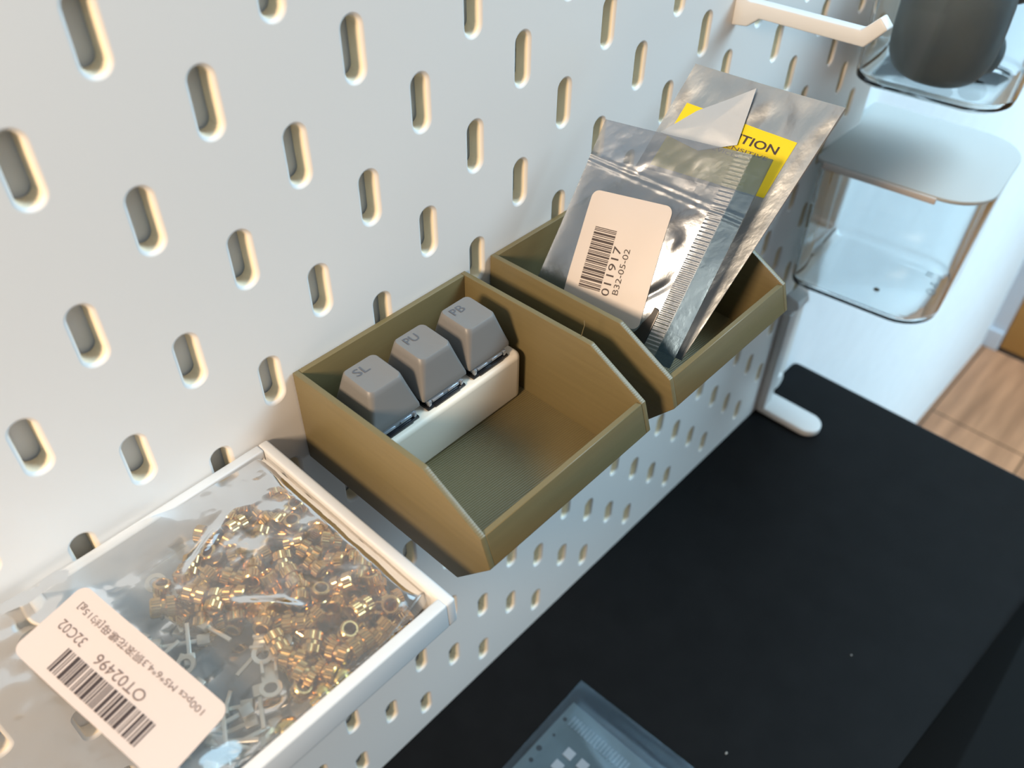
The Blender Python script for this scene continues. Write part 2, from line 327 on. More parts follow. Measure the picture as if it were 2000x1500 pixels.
# ------------------------------------------------------------------ pegboard
BX0, BX1, BZ0, BZ1, BT = -336.0, 424.0, -341.2, 219.0, 5.0
def pegboard():
    V, F = [], []
    idx = {}
    def vert(x, y, z):
        k = (round(x, 3), round(y, 3), round(z, 3))
        if k not in idx: idx[k] = len(V); V.append(k)
        return idx[k]
    nseg = 14
    def stadium(cx, cz, hw, hh):       # half width, half height
        pts = []
        for i in range(nseg + 1): a = math.pi * i / nseg; pts.append((cx + hw * math.cos(a), cz + (hh - hw) + hw * math.sin(a)))
        for i in range(nseg + 1): a = math.pi + math.pi * i / nseg; pts.append((cx + hw * math.cos(a), cz - (hh - hw) + hw * math.sin(a)))
        return pts
    rings = [(3.7, 8.75, 0.0), (3.42, 8.45, 0.07), (3.1, 8.1, 0.32), (2.75, 7.75, 0.8), (2.55, 7.55, 1.4), (2.5, 7.5, 2.0), (2.5, 7.5, BT)]
    def cell(cx, cz, ztop, zbot):
        R = [[vert(x, y, z) for x, z in stadium(cx, cz, hw, hh)] for hw, hh, y in rings]
        n = len(R[0])
        for a, b in zip(R[:-1], R[1:]):
            for i in range(n): F.append((a[i], a[(i + 1) % n], b[(i + 1) % n], b[i]))
        # flat part of the cell, front and back
        for ring, y, flip in ((R[0], 0.0, False), (R[-1], BT, True)):
            st = [(V[q][0], V[q][2]) for q in ring]
            x1, x0 = cx + 10, cx - 10
            h = n // 2      # top arc 0..nseg, bottom arc nseg+1..
            pos = lambda x, z: vert(x, y, z)
            faces = []
            TR_, TL_, BL_, BR_ = pos(x1, ztop), pos(x0, ztop), pos(x0, zbot), pos(x1, zbot)
            MR, ML = pos(x1, cz), pos(x0, cz)
            k = nseg // 2
            faces += [(TR_, ring[i + 1], ring[i]) for i in range(0, k)] + [(TL_, ring[i + 1], ring[i]) for i in range(k, nseg)]
            faces += [(TR_, TL_, ring[k])]
            o_ = nseg + 1
            faces += [(BL_, ring[o_ + i + 1], ring[o_ + i]) for i in range(0, k)] + [(BR_, ring[o_ + i + 1], ring[o_ + i]) for i in range(k, nseg)]
            faces += [(BL_, BR_, ring[o_ + k])]
            faces += [(TR_, ring[0], MR), (MR, ring[0], ring[2 * nseg + 1]), (MR, ring[2 * nseg + 1], BR_)]
            faces += [(TL_, ML, ring[nseg]), (ML, ring[nseg + 1], ring[nseg]), (ML, BL_, ring[nseg + 1])]
            for f in faces: F.append(tuple(reversed(f)) if flip else f)
    def rect(x0, x1, z0, z1):
        for y, fl in ((0.0, 0), (BT, 1)):
            q = (vert(x0, y, z0), vert(x1, y, z0), vert(x1, y, z1), vert(x0, y, z1)); F.append(q[::-1] if fl else q)
    for i in range(-16, 21):
        x = i * 20.0
        js = [j for j in range(-10, 17) if (i + j) % 2 == 0]
        for j in js: cell(x, -j * 20.0, -j * 20.0 + 20, -j * 20.0 - 20)
        bot = -js[-1] * 20.0 - 20; top = -js[0] * 20.0 + 20
        if bot > -340: rect(x - 10, x + 10, -340, bot)
        if top < 220: rect(x - 10, x + 10, top, 220)
    rect(-330, 410, BZ0, -340)
    rect(BX0, -330, BZ0, 220)
    # right strip with a rounded lower corner
    R = 14.0
    for y, fl in ((0.0, 0), (BT, 1)):
        arc = [(BX1 - R + R * math.cos(a), BZ0 + R + R * math.sin(a)) for a in [math.radians(-90 + 90 * k / 8) for k in range(9)]]
        poly = [(410.0, BZ0)] + arc + [(BX1, 220.0), (410.0, 220.0)]
        ids = [vert(p[0], y, p[1]) for p in poly]
        seen = []
        for q in ids:
            if q not in seen: seen.append(q)
        F.append(tuple(seen[::-1]) if fl else tuple(seen))
    # outer edge
    per = [(BX0, 220.0), (BX0, BZ0), (BX1 - R, BZ0)] + arc[1:] + [(BX1, 220.0)]
    for a, b in zip(per, per[1:] + per[:1]): F.append((vert(a[0], 0, a[1]), vert(a[0], BT, a[1]), vert(b[0], BT, b[1]), vert(b[0], 0, b[1])))
    bm = bmesh.new(); bv = [bm.verts.new(v) for v in V]
    for f in F:
        try: bm.faces.new([bv[q] for q in f])
        except ValueError: pass
    bmesh.ops.recalc_face_normals(bm, faces=bm.faces)
    bm.verts.index_update(); out = ([tuple(v.co) for v in bm.verts], [tuple(v.index for v in f.verts) for f in bm.faces]); bm.free(); return out
pb = obj('pegboard', pegboard(), M_board, origin=(40, 0, BZ0), smooth=60)
pb.data.materials.append(nbump(mat('raw_board_edge', (0.86, 0.74, 0.55), 0.7), 1500, .1, .0001))
for p_ in pb.data.polygons:
    if abs(p_.normal.y) > 0.9999: p_.use_smooth = False
    ys_ = [pb.data.vertices[q].co.y for q in p_.vertices]
    if min(ys_) > 0.00075 and abs(p_.normal.y) < 0.9: p_.material_index = 1
tag(pb, 'large white pegboard with staggered upright slots hanging on the wall behind the bins', 'pegboard')

# ------------------------------------------------------------------ storage bins
T = 1.9
def bin_(x0, x1, prof, name, label, cat, m_side, m_floor, m_front, tx=T, front_i=(2, 3), rim=0.25):
    """prof: side outline (y, z) from the back top, forward and round to the back bottom"""
    y_b = prof[0][0]; zf = prof[-1][1]
    r_ = thing(name, ((x0 + x1) / 2, y_b, zf), label, cat)
    for a, b in ((x0, x0 + tx), (x1 - tx, x1)):
        obj('side_panel', prism(prof, 'x', a, b, rim, 2, 8), m_side, r_, smooth=35)
    obj('back_panel', box(x0 + tx, x1 - tx, y_b - tx, y_b, zf, prof[0][1], rim), m_side, r_, smooth=35)
    return r_
prof1 = [(-0.4, -80.8), (-53.5, -79.6), (-73.6, -90.0), (-76.8, -99.6), (-64.5, -115.0), (-0.4, -115.0)]
def olive_bin(x0, x1, name, label):
    r_ = bin_(x0, x1, prof1, name, label, 'storage bin', M_olive, None, None)
    a, b = x0 + T, x1 - T
    t2 = 1.9
    fp = [(-73.6, -90.0), (-76.8, -99.6), (-64.5, -115.0), (-63.6, -113.0), (-74.7, -99.3), (-71.8, -90.2)]
    obj('front_panel', prism(fp, 'x', a, b, 0.15, 1, 8), M_olive, r_, smooth=35)
    obj('floor_panel', box(a, b, -63.7, -0.4 - T, -115.0, -113.0), M_olive_floor, r_)
    return r_
bin1 = olive_bin(46.2, 113.8, 'storage_bin', 'olive brown open-front plastic bin holding three grey keycaps')
bin2 = olive_bin(125.6, 192.4, 'storage_bin', 'olive brown open-front plastic bin holding the silver antistatic bags')
# stray printing whisker on the first bin
def tube(pts, r_, n=6):
    V, F = [], []
    for i, p in enumerate(pts):
        p = Vector(p); d = (Vector(pts[min(i + 1, len(pts) - 1)]) - Vector(pts[max(i - 1, 0)])).normalized()
        a = d.orthogonal().normalized(); b = d.cross(a)
        for k in range(n): t = 2 * math.pi * k / n; V.append(tuple(p + a * r_ * math.cos(t) + b * r_ * math.sin(t)))
    for j in range(len(pts) - 1):
        for k in range(n): F.append((j * n + k, j * n + (k + 1) % n, (j + 1) * n + (k + 1) % n, (j + 1) * n + k))
    F.append(tuple(range(n - 1, -1, -1))); F.append(tuple((len(pts) - 1) * n + k for k in range(n)))
    return V, F
obj('loose_strand', tube([(113.2, -49.2, -80.2), (113.6, -49.3, -78.0), (114.0, -49.5, -76.0), (114.3, -49.0, -74.6)], 0.12), M_olive, bin1, label='thin stray plastic hair on the rim')

# white tray
TW = 3.2
tray = thing('storage_tray', (-1, 0, -116), 'shallow white plastic tray holding the clear bag of brass inserts', 'storage tray')
prof2 = [(-0.4, -98.0), (-77.0, -98.0), (-77.6, -106.5), (-68, -116), (-0.4, -116)]
for a, b in ((-36.5, -36.5 + TW), (34.0 - TW, 34.0)): obj('side_panel', prism(prof2, 'x', a, b, 0.7, 3, 8), M_white, tray, smooth=50)
obj('back_panel', box(-36.5 + TW, 34 - TW, -0.4 - TW, -0.4, -116, -98, 0.6, 3), M_white, tray, smooth=50)
obj('front_panel', prism([(-73.8, -98), (-77.0, -98), (-77.6, -106.5), (-68, -116), (-66.5, -114), (-74.2, -106)], 'x', -36.5 + TW - .5, 34 - TW + .5, 0.6, 3, 20), M_white, tray, smooth=50)
obj('floor_panel', box(-36.5 + TW, 34 - TW, -66.6, -0.4 - TW, -116, -114), M_white, tray)

# ------------------------------------------------------------------ keycaps on their cream base
kb = thing('keyboard_switch_holder', (79, -19, -113), 'cream block with three grey keycaps marked SL, PU and PB in the bin', 'keyboard switches')
obj('base_block', prism(rounded(49.2, 109.6, -30.2, -7.6, 3.0, 6), 'z', -113, -95.0, 1.6, 4, 40), M_cream, kb, smooth=60)
def keycap(cx):
    nz_ = 14; nn = 40; V, F = [], []
    def outline(hx, hy, r_, ox, oy, z, dish=0):
        pts = rounded(-hx, hx, -hy, hy, r_, 9)
        return [(cx + ox + p[0], -19.0 + oy + p[1], z) for p in pts]
    rings = [outline(7.9, 7.9, 0.5, 0, 0.6, -90.4), outline(8.75, 8.75, 0.7, 0, 0.3, -91.2), outline(8.75, 8.75, 0.9, 0, 0.3, -90.2)]
    for k in range(1, 8):
        t = k / 8; hx = 8.75 + (6.0 - 8.75) * t ** 0.92; hy = 8.75 + (6.4 - 8.75) * t ** 0.92
        rings.append(outline(hx, hy, 0.9 + 1.1 * t, 0, 0.3 + 0.6 * t, -90.2 + 10.8 * t))
    rings.append(outline(5.95, 6.35, 2.0, 0, 0.9, -79.25)); rings.append(outline(5.6, 6.0, 1.8, 0, 0.9, -78.85))
    for s_, dz in ((0.92, 0), (0.75, 0), (0.5, 0), (0.25, 0)):
        rings.append([(cx + (x - cx) * s_, -18.1 + (y + 18.1) * s_, z) for x, y, z in outline(5.6, 6.0, 1.8, 0, 0.9, -78.8)])
    # cylindrical dish and a slight tilt on the top rings
    def dish(p, k):
        x, y, z = p
        w_ = 1.0 if k >= 10 else 0.0
        z += w_ * (0.4 * ((x - cx) / 6) ** 2 - 0.4)
        z += 0.035 * (y + 18.1) * max(0, min(1, (k - 3) / 7))
        return (x, y, z)
    for k, rg in enumerate(rings):
        V += [dish(p, k) for p in rg]
    n_ = len(rings[0])
    for j in range(len(rings) - 1):
        for i in range(n_): F.append((j * n_ + i, j * n_ + (i + 1) % n_, (j + 1) * n_ + (i + 1) % n_, (j + 1) * n_ + i))
    F.append(tuple((len(rings) - 1) * n_ + i for i in range(n_)))
    return fix((V, F))
def top_z(cx, x, y): return -78.8 - 0.4 + 0.4 * ((x - cx) / 6) ** 2 + 0.035 * (y + 18.1)
for cx, lg in ((60.2, 'SL'), (78.9, 'PU'), (97.5, 'PB')):
    kc = obj('keycap', keycap(cx), M_key, kb, smooth=38, label='grey keycap marked ' + lg)
    # stencil legend, letters set apart with thin breaks
    t_ = fit_text(lg, cx - 3.6, cx + 1.0, -16.6, -13.6)
    obj('legend', map2(t_, lambda x, y: (x, y, top_z(cx, x, y) + 0.14)), M_ink, kc)
    sw = obj('switch_housing', join(box(cx - 7.6, cx + 7.6, -28.0, -11.2, -95.2, -94.2, 0.25), box(cx - 5, cx + 5, -28.3, -27.6, -95.1, -94.0, 0.1)), M_black, kb, smooth=40, label='black switch frame')
    obj('clear_upper_housing', join(box(cx - 6.9, cx + 6.9, -27.2, -12, -94.2, -91.6, 0.7, 2), box(cx - 5.2, cx - 1.0, -27.6, -27.1, -93.2, -92.5, 0.1), box(cx + 1.0, cx + 5.2, -27.6, -27.1, -93.2, -92.5, 0.1), box(cx - 6.9, cx - 5.9, -27.7, -26.5, -94.1, -92.2, 0.2), box(cx + 5.9, cx + 6.9, -27.7, -26.5, -94.1, -92.2, 0.2)),
        mat('smoky_clear_switch', (0.55, 0.6, 0.66), 0.12, 0.35, Transmission_Weight=0.5), sw, smooth=40, label='smoky clear switch top')

# ------------------------------------------------------------------ sheets: bags and what is stuck on them
class Sheet:
    """bilinear four-corner sheet with an outward bulge; a right, b down (0..1)"""
    def __init__(s, TL, TR, BR, BL, bulge, toward):
        s.c = [Vector(q) for q in (TL, TR, BR, BL)]; s.bulge = bulge
        n_ = (s.c[1] - s.c[0]).cross(s.c[3] - s.c[0]).normalized()
        if n_.dot(Vector(toward)) < 0: n_ = -n_
        s.n = n_
    def flat(s, a, b):
        c = s.c; return (c[0] * (1 - a) + c[1] * a) * (1 - b) + (c[3] * (1 - a) + c[2] * a) * b
    def pt(s, a, b, off=0.0, side=1): return tuple(s.flat(a, b) + s.n * (s.bulge(a, b) * side + off))
def pillow(a, b, m_=0.1):
    f = max(0, min(1, min(a, 1 - a) / m_)) if m_ else 1; g = max(0, min(1, min(b, 1 - b) / m_))
    sm = lambda t: t * t * (3 - 2 * t)
    return sm(f) * sm(g)
def bag_mesh(sh, nu, nv, edge=0.12, back=0.4):
    """closed bag: front grid, back grid, side seam"""
    V, F, UV = grid(nu, nv, lambda a, b: sh.pt(a, b))
    V2, F2, UV2 = grid(nu, nv, lambda a, b: tuple(sh.flat(a, b) - sh.n * (edge + back * max(0, sh.bulge(a, b)))))
    k = len(V); F = list(F) + [tuple(i + k for i in f[::-1]) for f in F2]
    per = [i for i in range(nu + 1)] + [j * (nu + 1) + nu for j in range(1, nv + 1)] + [nv * (nu + 1) + i for i in range(nu - 1, -1, -1)] + [j * (nu + 1) for j in range(nv - 1, 0, -1)]
    for p, q in zip(per, per[1:] + per[:1]): F.append((p, k + p, k + q, q))
    return V + V2, F, UV + UV2
TOCAM = (-0.6, -0.3, 0.7)
def nz3(a, b, s_, seed): return noise.noise(Vector((a * s_, b * s_, seed)))

# silver bag in front
def bulge1(a, b):
    z = 2.1 * pillow((a + 0.0) / 0.84 if a < 0.84 else 1, max(0, (b - 0.2) / 0.8), 0.3)
    wr = 0.55 * nz3(a, b * 1.3, 5, 3.1) + 0.25 * abs(nz3(a + b * .5, b, 11, 7.7))
    lab = 1 - max(0, 1 - ((a - .38) / .4) ** 4 - ((b - .55) / .38) ** 4) * .75
    k = pillow(min(1, a / 0.84) if a < .84 else 1, min(1, b), 0.18)
    cr = -1.3 * math.exp(-((a - .72 + .12 * math.sin(b * 9)) / .03) ** 2) * math.exp(-((b - .62) / .13) ** 2)
    cr += 1.1 * math.exp(-((a - .70) / .05) ** 2 - ((b - .45) / .05) ** 2) - 0.9 * math.exp(-((a - .62) / .04) ** 2 - ((b - .86) / .05) ** 2)
    zip_ = 0.22 * (math.exp(-((b - .17 - .1 * a) / .008) ** 2) + math.exp(-((b - .20 - .1 * a) / .008) ** 2))
    curl = 1.0 * (1 - b) ** 2 * (a - .5) ** 2 * 4
    return z + wr * k * lab * 1.5 + 0.6 * cr * k + zip_ + 0.3 * nz3(a, b, 3, 1) * (1 - k) + curl
sb1 = Sheet((168, -11.5, -44.5), (178, -65.4, -42), (139, -65.5, -99), (129.5, -11.6, -101), bulge1, TOCAM)
bag1 = thing('antistatic_bag', (134, -38, -100), 'translucent silver antistatic bag with a white barcode sticker leaning in the right olive bin', 'antistatic bag')
v, f_, uv = bag_mesh(sb1, 110, 130)
obj('bag_film', (v, f_), M_foil, bag1, smooth=60, uvs=uv)
# barcode sticker, its corners on the bag in bag coordinates (mm right, mm down)
e2 = (sb1.c[2] - sb1.c[1]).normalized(); e1 = e2.cross(sb1.n).normalized()
if e1.dot(sb1.c[1] - sb1.c[0]) < 0: e1 = -e1
def uv_of(p):                                 # world point on the flat sheet -> (a, b)
    d = p - sb1.c[0]; A = sb1.c[1] - sb1.c[0]; B = sb1.c[3] - sb1.c[0]
    aa, ab, bb, da, db = A.dot(A), A.dot(B), B.dot(B), d.dot(A), d.dot(B); det = aa * bb - ab * ab
    return (da * bb - db * ab) / det, (db * aa - da * ab) / det
LC = [(6.3, 21.1), (33.5, 16.0), (40.0, 54.9), (12.3, 60.0)]
LCw = [uv_of(sb1.c[0] + e1 * p[0] + e2 * p[1]) for p in LC]
def lab1(a, b, off=0.25):
    q = LCw; x = (q[0][0] * (1 - a) + q[1][0] * a) * (1 - b) + (q[3][0] * (1 - a) + q[2][0] * a) * b
    y = (q[0][1] * (1 - a) + q[1][1] * a) * (1 - b) + (q[3][1] * (1 - a) + q[2][1] * a) * b
    # the sticker is stiffer than the film: average the film around it
    h = sum(bulge1(x + dx, y + dy) for dx in (-.07, 0, .07) for dy in (-.07, 0, .07)) / 9
    return tuple(sb1.flat(x, y) + sb1.n * (h + 0.35 + off))
def round_grid(fn, r_a, r_b, n_=36, thick=0.12):
    """rounded-corner sticker as a grid whose corners are cut, with a thin edge"""
    pts = rounded(0, 1, 0, 1, 0.0001, 1)
    V, F = [], []
    def shape(a, b):
        # squash rows near the ends so that the outline gets round corners
        def inset(t, r_, R_):
            d = min(t, 1 - t)
            return 0 if d >= r_ else R_ * (1 - math.sqrt(max(0, 1 - ((r_ - d) / r_) ** 2)))
        ia = inset(b, r_b, r_a); return ia + a * (1 - 2 * ia), b
    rows = [0, .2, .45, .7, .9, 1]
    bs = [r_b * (1 - math.cos(math.pi / 2 * k / 6)) for k in range(7)]
    bs = bs + [r_b + (1 - 2 * r_b) * k / n_ for k in range(1, n_)] + [1 - q for q in reversed(bs)]
    nu = 16
    for top in (0, 1):
        for b in bs:
            for i in range(nu + 1):
                a_, b_ = shape(i / nu, b); V.append(fn(a_, b_, 0 if top == 0 else -thick))
    nb = len(bs); K = nb * (nu + 1)
    for j in range(nb - 1):
        for i in range(nu):
            q = j * (nu + 1) + i; F.append((q, q + 1, q + nu + 2, q + nu + 1)); F.append((K + q, K + q + nu + 1, K + q + nu + 2, K + q + 1))
    per = [i for i in range(nu + 1)] + [j * (nu + 1) + nu for j in range(1, nb)] + [(nb - 1) * (nu + 1) + i for i in range(nu - 1, -1, -1)] + [j * (nu + 1) for j in range(nb - 2, 0, -1)]
    for p, q in zip(per, per[1:] + per[:1]): F.append((p, q, K + q, K + p))
    return V, F
st1 = obj('barcode_sticker', round_grid(lambda a, b, t: lab1(a, b, 0.25 + t), .09, .065), M_paper, bag1, smooth=50, label='white sticker printed 011917 and B32-05-02')
# sticker writing reads up the sticker: reading direction = -b, letter tops = -a
W1 = [1, .7, 2, 1.3, 1, .7, 1, 2, 3.2, .8, 1, 1.5, 2.2, 1, 1, .8, 3, 1.2, 1, .8, 1.2, 1.6, 1, .7, 2, 1, 1.4, .8, 1, 1.3, 2.4, .9, 1, .7, 1, 1.4, 2.2, .8, 1, 1, 1.8, .8, 1, 1.2, 3.0, .9, 1.2, 1.5, 1, .8, 2.6, 1.5, 1, .8, 1, .9, 1]
rd1 = lambda u, v_: lab1(1 - v_, 1 - u, 0.32)
obj('barcode', map2(bars(W1, .215, .715, .555, .83, 3), rd1), M_print, st1)
obj('printed_number', map2(fit_text('011917', .195, .60, .44, .535), rd1), M_print, st1)
obj('printed_code', map2(fit_text('B32-05-02', .225, .60, .335, .405), rd1), M_print, st1)
# dark module packed inside the bag
obj('packed_module', xf(prism(rounded(-15, 15, -8, 8, 1.5, 3), 'z', -1.2, 0.2, 0.4), lambda p: tuple(Vector(sb1.flat(.58, .83)) + e1 * p[0] * .8 + e2 * p[1] * .8 + sb1.n * (p[2] * .4 + 0.4))), M_black, bag1, label='dark electronic module inside the bag')

# silver bag behind, with the yellow caution label and a folded flap
def bulge2(a, b):
    return 0.5 * pillow(a, b, 0.3) + 0.45 * nz3(a, b, 4, 9.0) * pillow(a, b, .1) + 0.5 * nz3(a, b, 9, 2.2) * math.exp(-((b - .09) / .07) ** 2) + 1.5 * (1 - b) ** 3 * (a - .5) ** 2 * 2
sb2 = Sheet((198, -23, -32), (205, -72, -33), (148.5, -64, -102.5), (141.5, -15, -103), bulge2, TOCAM)
bag2 = thing('antistatic_bag', (145, -40, -103), 'silver foil bag with a torn top and yellow caution label behind the barcoded bag', 'antistatic bag')
v, f_, uv = bag_mesh(sb2, 80, 100, 0.5, 1.6)
obj('bag_film', (v, f_), M_foil2, bag2, smooth=60, uvs=uv)
def ab2(p):
    d = Vector(p) - sb2.c[0]; A = sb2.c[1] - sb2.c[0]; B = sb2.c[3] - sb2.c[0]
    aa, ab, bb, da, db = A.dot(A), A.dot(B), B.dot(B), d.dot(A), d.dot(B); det = aa * bb - ab * ab
    return (da * bb - db * ab) / det, (db * aa - da * ab) / det
def on2(poly_ab, off, nsub=10):
    q = poly_ab
    return grid(nsub, nsub, lambda a, b: sb2.pt(*[((q[0][k] * (1 - a) + q[1][k] * a) * (1 - b) + (q[3][k] * (1 - a) + q[2][k] * a) * b) for k in (0, 1)], off))
YQ = [(0.085, 0.135), (0.865, 0.155), (0.875, 0.365), (0.085, 0.38)]
v, f_, uv = on2(YQ, 0.15); yl = obj('caution_label', (v, f_), M_yellow, bag2, smooth=60, label='bright yellow caution label')
def yq(u, v_):                               # u right, v up inside the yellow label
    a, b = u, 1 - v_; q = YQ
    return sb2.pt(*[((q[0][k] * (1 - a) + q[1][k] * a) * (1 - b) + (q[3][k] * (1 - a) + q[2][k] * a) * b) for k in (0, 1)], 0.25)
obj('caution_heading', map2(fit_text('CAUTION', .30, .90, .705, .845, True), yq), M_print, yl)
obj('caution_text', join(map2(fit_text('SENSITIVE', .46, .86, .575, .635), yq), map2(fit_text('DEVICES', .36, .64, .475, .535), yq)), M_print2, yl)
FL = [(0.19, 0.155), (0.455, 0.025), (0.545, 0.225), (0.34, 0.285), (0.04, 0.262)]
def flap():
    V, F = [], []
    pts = [sb2.pt(a, b, 0) for a, b in FL]; cen = sum((Vector(p) for p in pts), Vector()) / len(pts)
    nn = 8
    def at(i, t, s_):
        p = Vector(pts[i]).lerp(Vector(pts[(i + 1) % 5]), t); return p.lerp(cen, s_)
    for off in (1.6, 1.35):
        k0 = len(V); n_ = 5 * nn
        for s_ in (0, .3, .6, .85):
            for i in range(5):
                for t in range(nn):
                    p = at(i, t / nn, s_); lift = 0.6 * s_ + 0.35 * noise.noise(p * 0.13)
                    V.append(tuple(p + sb2.n * (off + lift)))
        for r__ in range(3):
            for i in range(n_):
                q = (k0 + r__ * n_ + i, k0 + r__ * n_ + (i + 1) % n_, k0 + (r__ + 1) * n_ + (i + 1) % n_, k0 + (r__ + 1) * n_ + i)
                F.append(q)
        F.append(tuple(k0 + 3 * n_ + i for i in range(n_)))
    n_ = 5 * nn; K = 4 * n_
    for i in range(n_): F.append((i, K + i, K + (i + 1) % n_, (i + 1) % n_))
    return fix((V, F))
obj('folded_flap', flap(), M_flap, bag2, smooth=50, label='pale folded-over flap of torn foil')

# ------------------------------------------------------------------ clear bag of brass inserts in the white tray
def insert_mesh():
    n_ = 40; V, F = [], []
    def ring(r_, z, k=0.0): return [((r_ + (k if i % 2 else 0)) * math.cos(2 * math.pi * i / n_), (r_ + (k if i % 2 else 0)) * math.sin(2 * math.pi * i / n_), z) for i in range(n_)]
    kk = 0.17
    rg = [ring(1.55, -2.9), ring(2.0, -2.9), ring(2.25, -2.6, kk), ring(2.25, -0.75, kk), ring(1.9, -0.55), ring(1.9, 0.35), ring(2.25, 0.55, kk), ring(2.25, 2.6, kk), ring(2.0, 2.9), ring(1.55, 2.9), ring(1.45, 2.7)]
    for t in range(12): rg.append(ring(1.45 - (0.13 if t % 2 else 0), 2.5 - t * 0.45))
    rg.append(ring(1.45, -2.75)); 
    for r__ in rg: V += r__
    m_ = len(rg)
    for j in range(m_):
        a, b = j * n_, ((j + 1) % m_) * n_
        for i in range(n_): F.append((a + i, a + (i + 1) % n_, b + (i + 1) % n_, b + i))
    return fix((V, F))
ins0 = None; ins_me = None
def inpoly(x, y, P):
    c = False
    for i in range(len(P)):
        x1, y1 = P[i]; x2, y2 = P[i - 1]
        if (y1 > y) != (y2 > y) and x < (x2 - x1) * (y - y1) / (y2 - y1) + x1: c = not c
    return c
PILE = [(28, -10), (18, -9), (6, -13), (-12, -20), (-16, -26), (-8, -33), (0, -38), (-1, -46), (-3, -56), (-4, -66), (6, -69), (20, -69), (27.5, -66), (28.5, -40)]
placed = []; rnd = random.Random(11)
for layer, zc, tries in ((0, -110.8, 700), (1, -106.6, 1100), (2, -102.3, 1400)):
    for _ in range(tries):
        x, y = rnd.uniform(-18, 28), rnd.uniform(-69, -9)
        if not inpoly(x, y, PILE): continue
        md = 4.7
        if any(abs(q[2] - zc) < 3.0 and (q[0] - x) ** 2 + (q[1] - y) ** 2 < md * md for q in placed): continue
        if layer == 2 and (x < -8 and rnd.random() < .5): continue
        placed.append((x, y, zc + rnd.uniform(-.5, .5)))
LBL = 'small knurled brass threaded insert in the clear bag pile over the white tray'
for k, (x, y, z) in enumerate(placed):
    if ins0 is None:
        ins0 = obj('threaded_insert', insert_mesh(), M_brass, origin=(0, 0, 0), smooth=30); o = ins0
    else:
        o = ins0.copy(); COL.objects.link(o)
    o.location = Vector((x, y, z)) * S
    up = rnd.random() < 0.24
    tilt = rnd.uniform(0, .6) if up else rnd.uniform(1.15, 1.57)
    o.rotation_euler = (tilt, 0, rnd.uniform(0, 6.28))
    sc = rnd.uniform(.92, 1.04); o.scale = (sc, sc, sc)
    tag(o, LBL, 'threaded insert', 'brass threaded inserts in the clear bag')
print('INSERTS', len(placed))

# odds and ends under the film at the left and along the front of the tray
def lug_mesh():
    V, F = [], []
    n_ = 28
    out = rounded(-2.6, 2.6, -2.6, 2.6, 2.59, 7); inn = rounded(-1.5, 1.5, -1.5, 1.5, 1.49, 7)
    a = [(x, y, 0.2) for x, y in out]; b = [(x, y, 0.2) for x, y in inn]; c = [(x, y, -0.2) for x, y in out]; d = [(x, y, -0.2) for x, y in inn]
    m_ = len(a); V = a + b + c + d
    for i in range(m_):
        j = (i + 1) % m_
        F += [(i, j, m_ + j, m_ + i), (2 * m_ + i, 3 * m_ + i, 3 * m_ + j, 2 * m_ + j), (i, 2 * m_ + i, 2 * m_ + j, j), (m_ + i, m_ + j, 3 * m_ + j, 3 * m_ + i)]
    return join(fix((V, F)), box(-1.9, 1.9, -7.0, -2.1, -0.2, 0.2, 0.1), box(-1.9, -1.2, -7.0, -3.5, 0.2, 1.5, 0.1), box(1.2, 1.9, -7.0, -3.5, 0.2, 1.5, 0.1))
M_lug = mat('tinned_lug', (0.60, 0.56, 0.48), 0.35, 0.8)
lug0 = None
for k, (x, y, z, rz, lb) in enumerate(((-12.2, -17.0, -103, 0.3, 'tinned ring terminal at the back left of the brass inserts'),
                                        (-5.2, -52.0, -104, 0.9, 'tinned ring terminal under the film left of the brass pile'),
                                        (-9.0, -60.5, -104, 2.6, 'tinned ring terminal nearest the front wall of the white tray'),
                                        (-0.5, -53.0, -103.5, 3.9, 'tinned ring terminal touching the edge of the brass pile'),
                                        (-19.0, -40.0, -106, 5.1, 'blurred tinned ring terminal beside the long paper sticker'))):
    if lug0 is None: lug0 = o = obj('ring_terminal', lug_mesh(), M_lug, origin=(0, 0, 0), smooth=30)
    else: o = lug0.copy(); COL.objects.link(o)
    o.location = Vector((x, y, z)) * S; o.rotation_euler = (0.15, -0.1, rz)
    tag(o, lb, 'ring terminal', 'ring terminals in the white tray')
def screw_mesh():
    dome = lathe([(0.01, 1.9), (1.2, 1.75), (2.1, 1.3), (2.7, 0.6), (2.9, 0.0), (2.8, -0.3), (1.4, -0.35), (1.4, -1.0), (1.2, -1.3), (1.4, -1.6), (1.2, -1.9), (1.4, -2.2), (1.2, -2.5), (1.4, -2.8), (1.2, -3.1), (1.4, -3.4), (1.2, -3.7), (1.4, -4.0), (0.9, -4.6)], 24)
    return fix(dome)
sc0 = None
for x, y, z, rx, rz, lb in ((3.6, -71.3, -103.2, 0.5, 0, 'round brass screw head peeping out beside the front wall of the white tray'),
                            (-1.5, -71.6, -102.6, 0.9, 1, 'large oval brass screw head between the bag and the tray front'),
                            (-12.0, -71.5, -103.0, 0.4, 2, 'brass domed screw lowest along the front wall of the tray')):
    if sc0 is None: sc0 = o = obj('brass_screw', screw_mesh(), M_gold, origin=(0, 0, 0), smooth=40)
    else: o = sc0.copy(); COL.objects.link(o)
    o.location = Vector((x, y, z)) * S; o.rotation_euler = (rx, 0.2, rz); tag(o, lb, 'screw', 'brass screws in the white tray')
def nut_mesh(): 
    return fix((lambda V, F: (V, F))(*join_ring()))
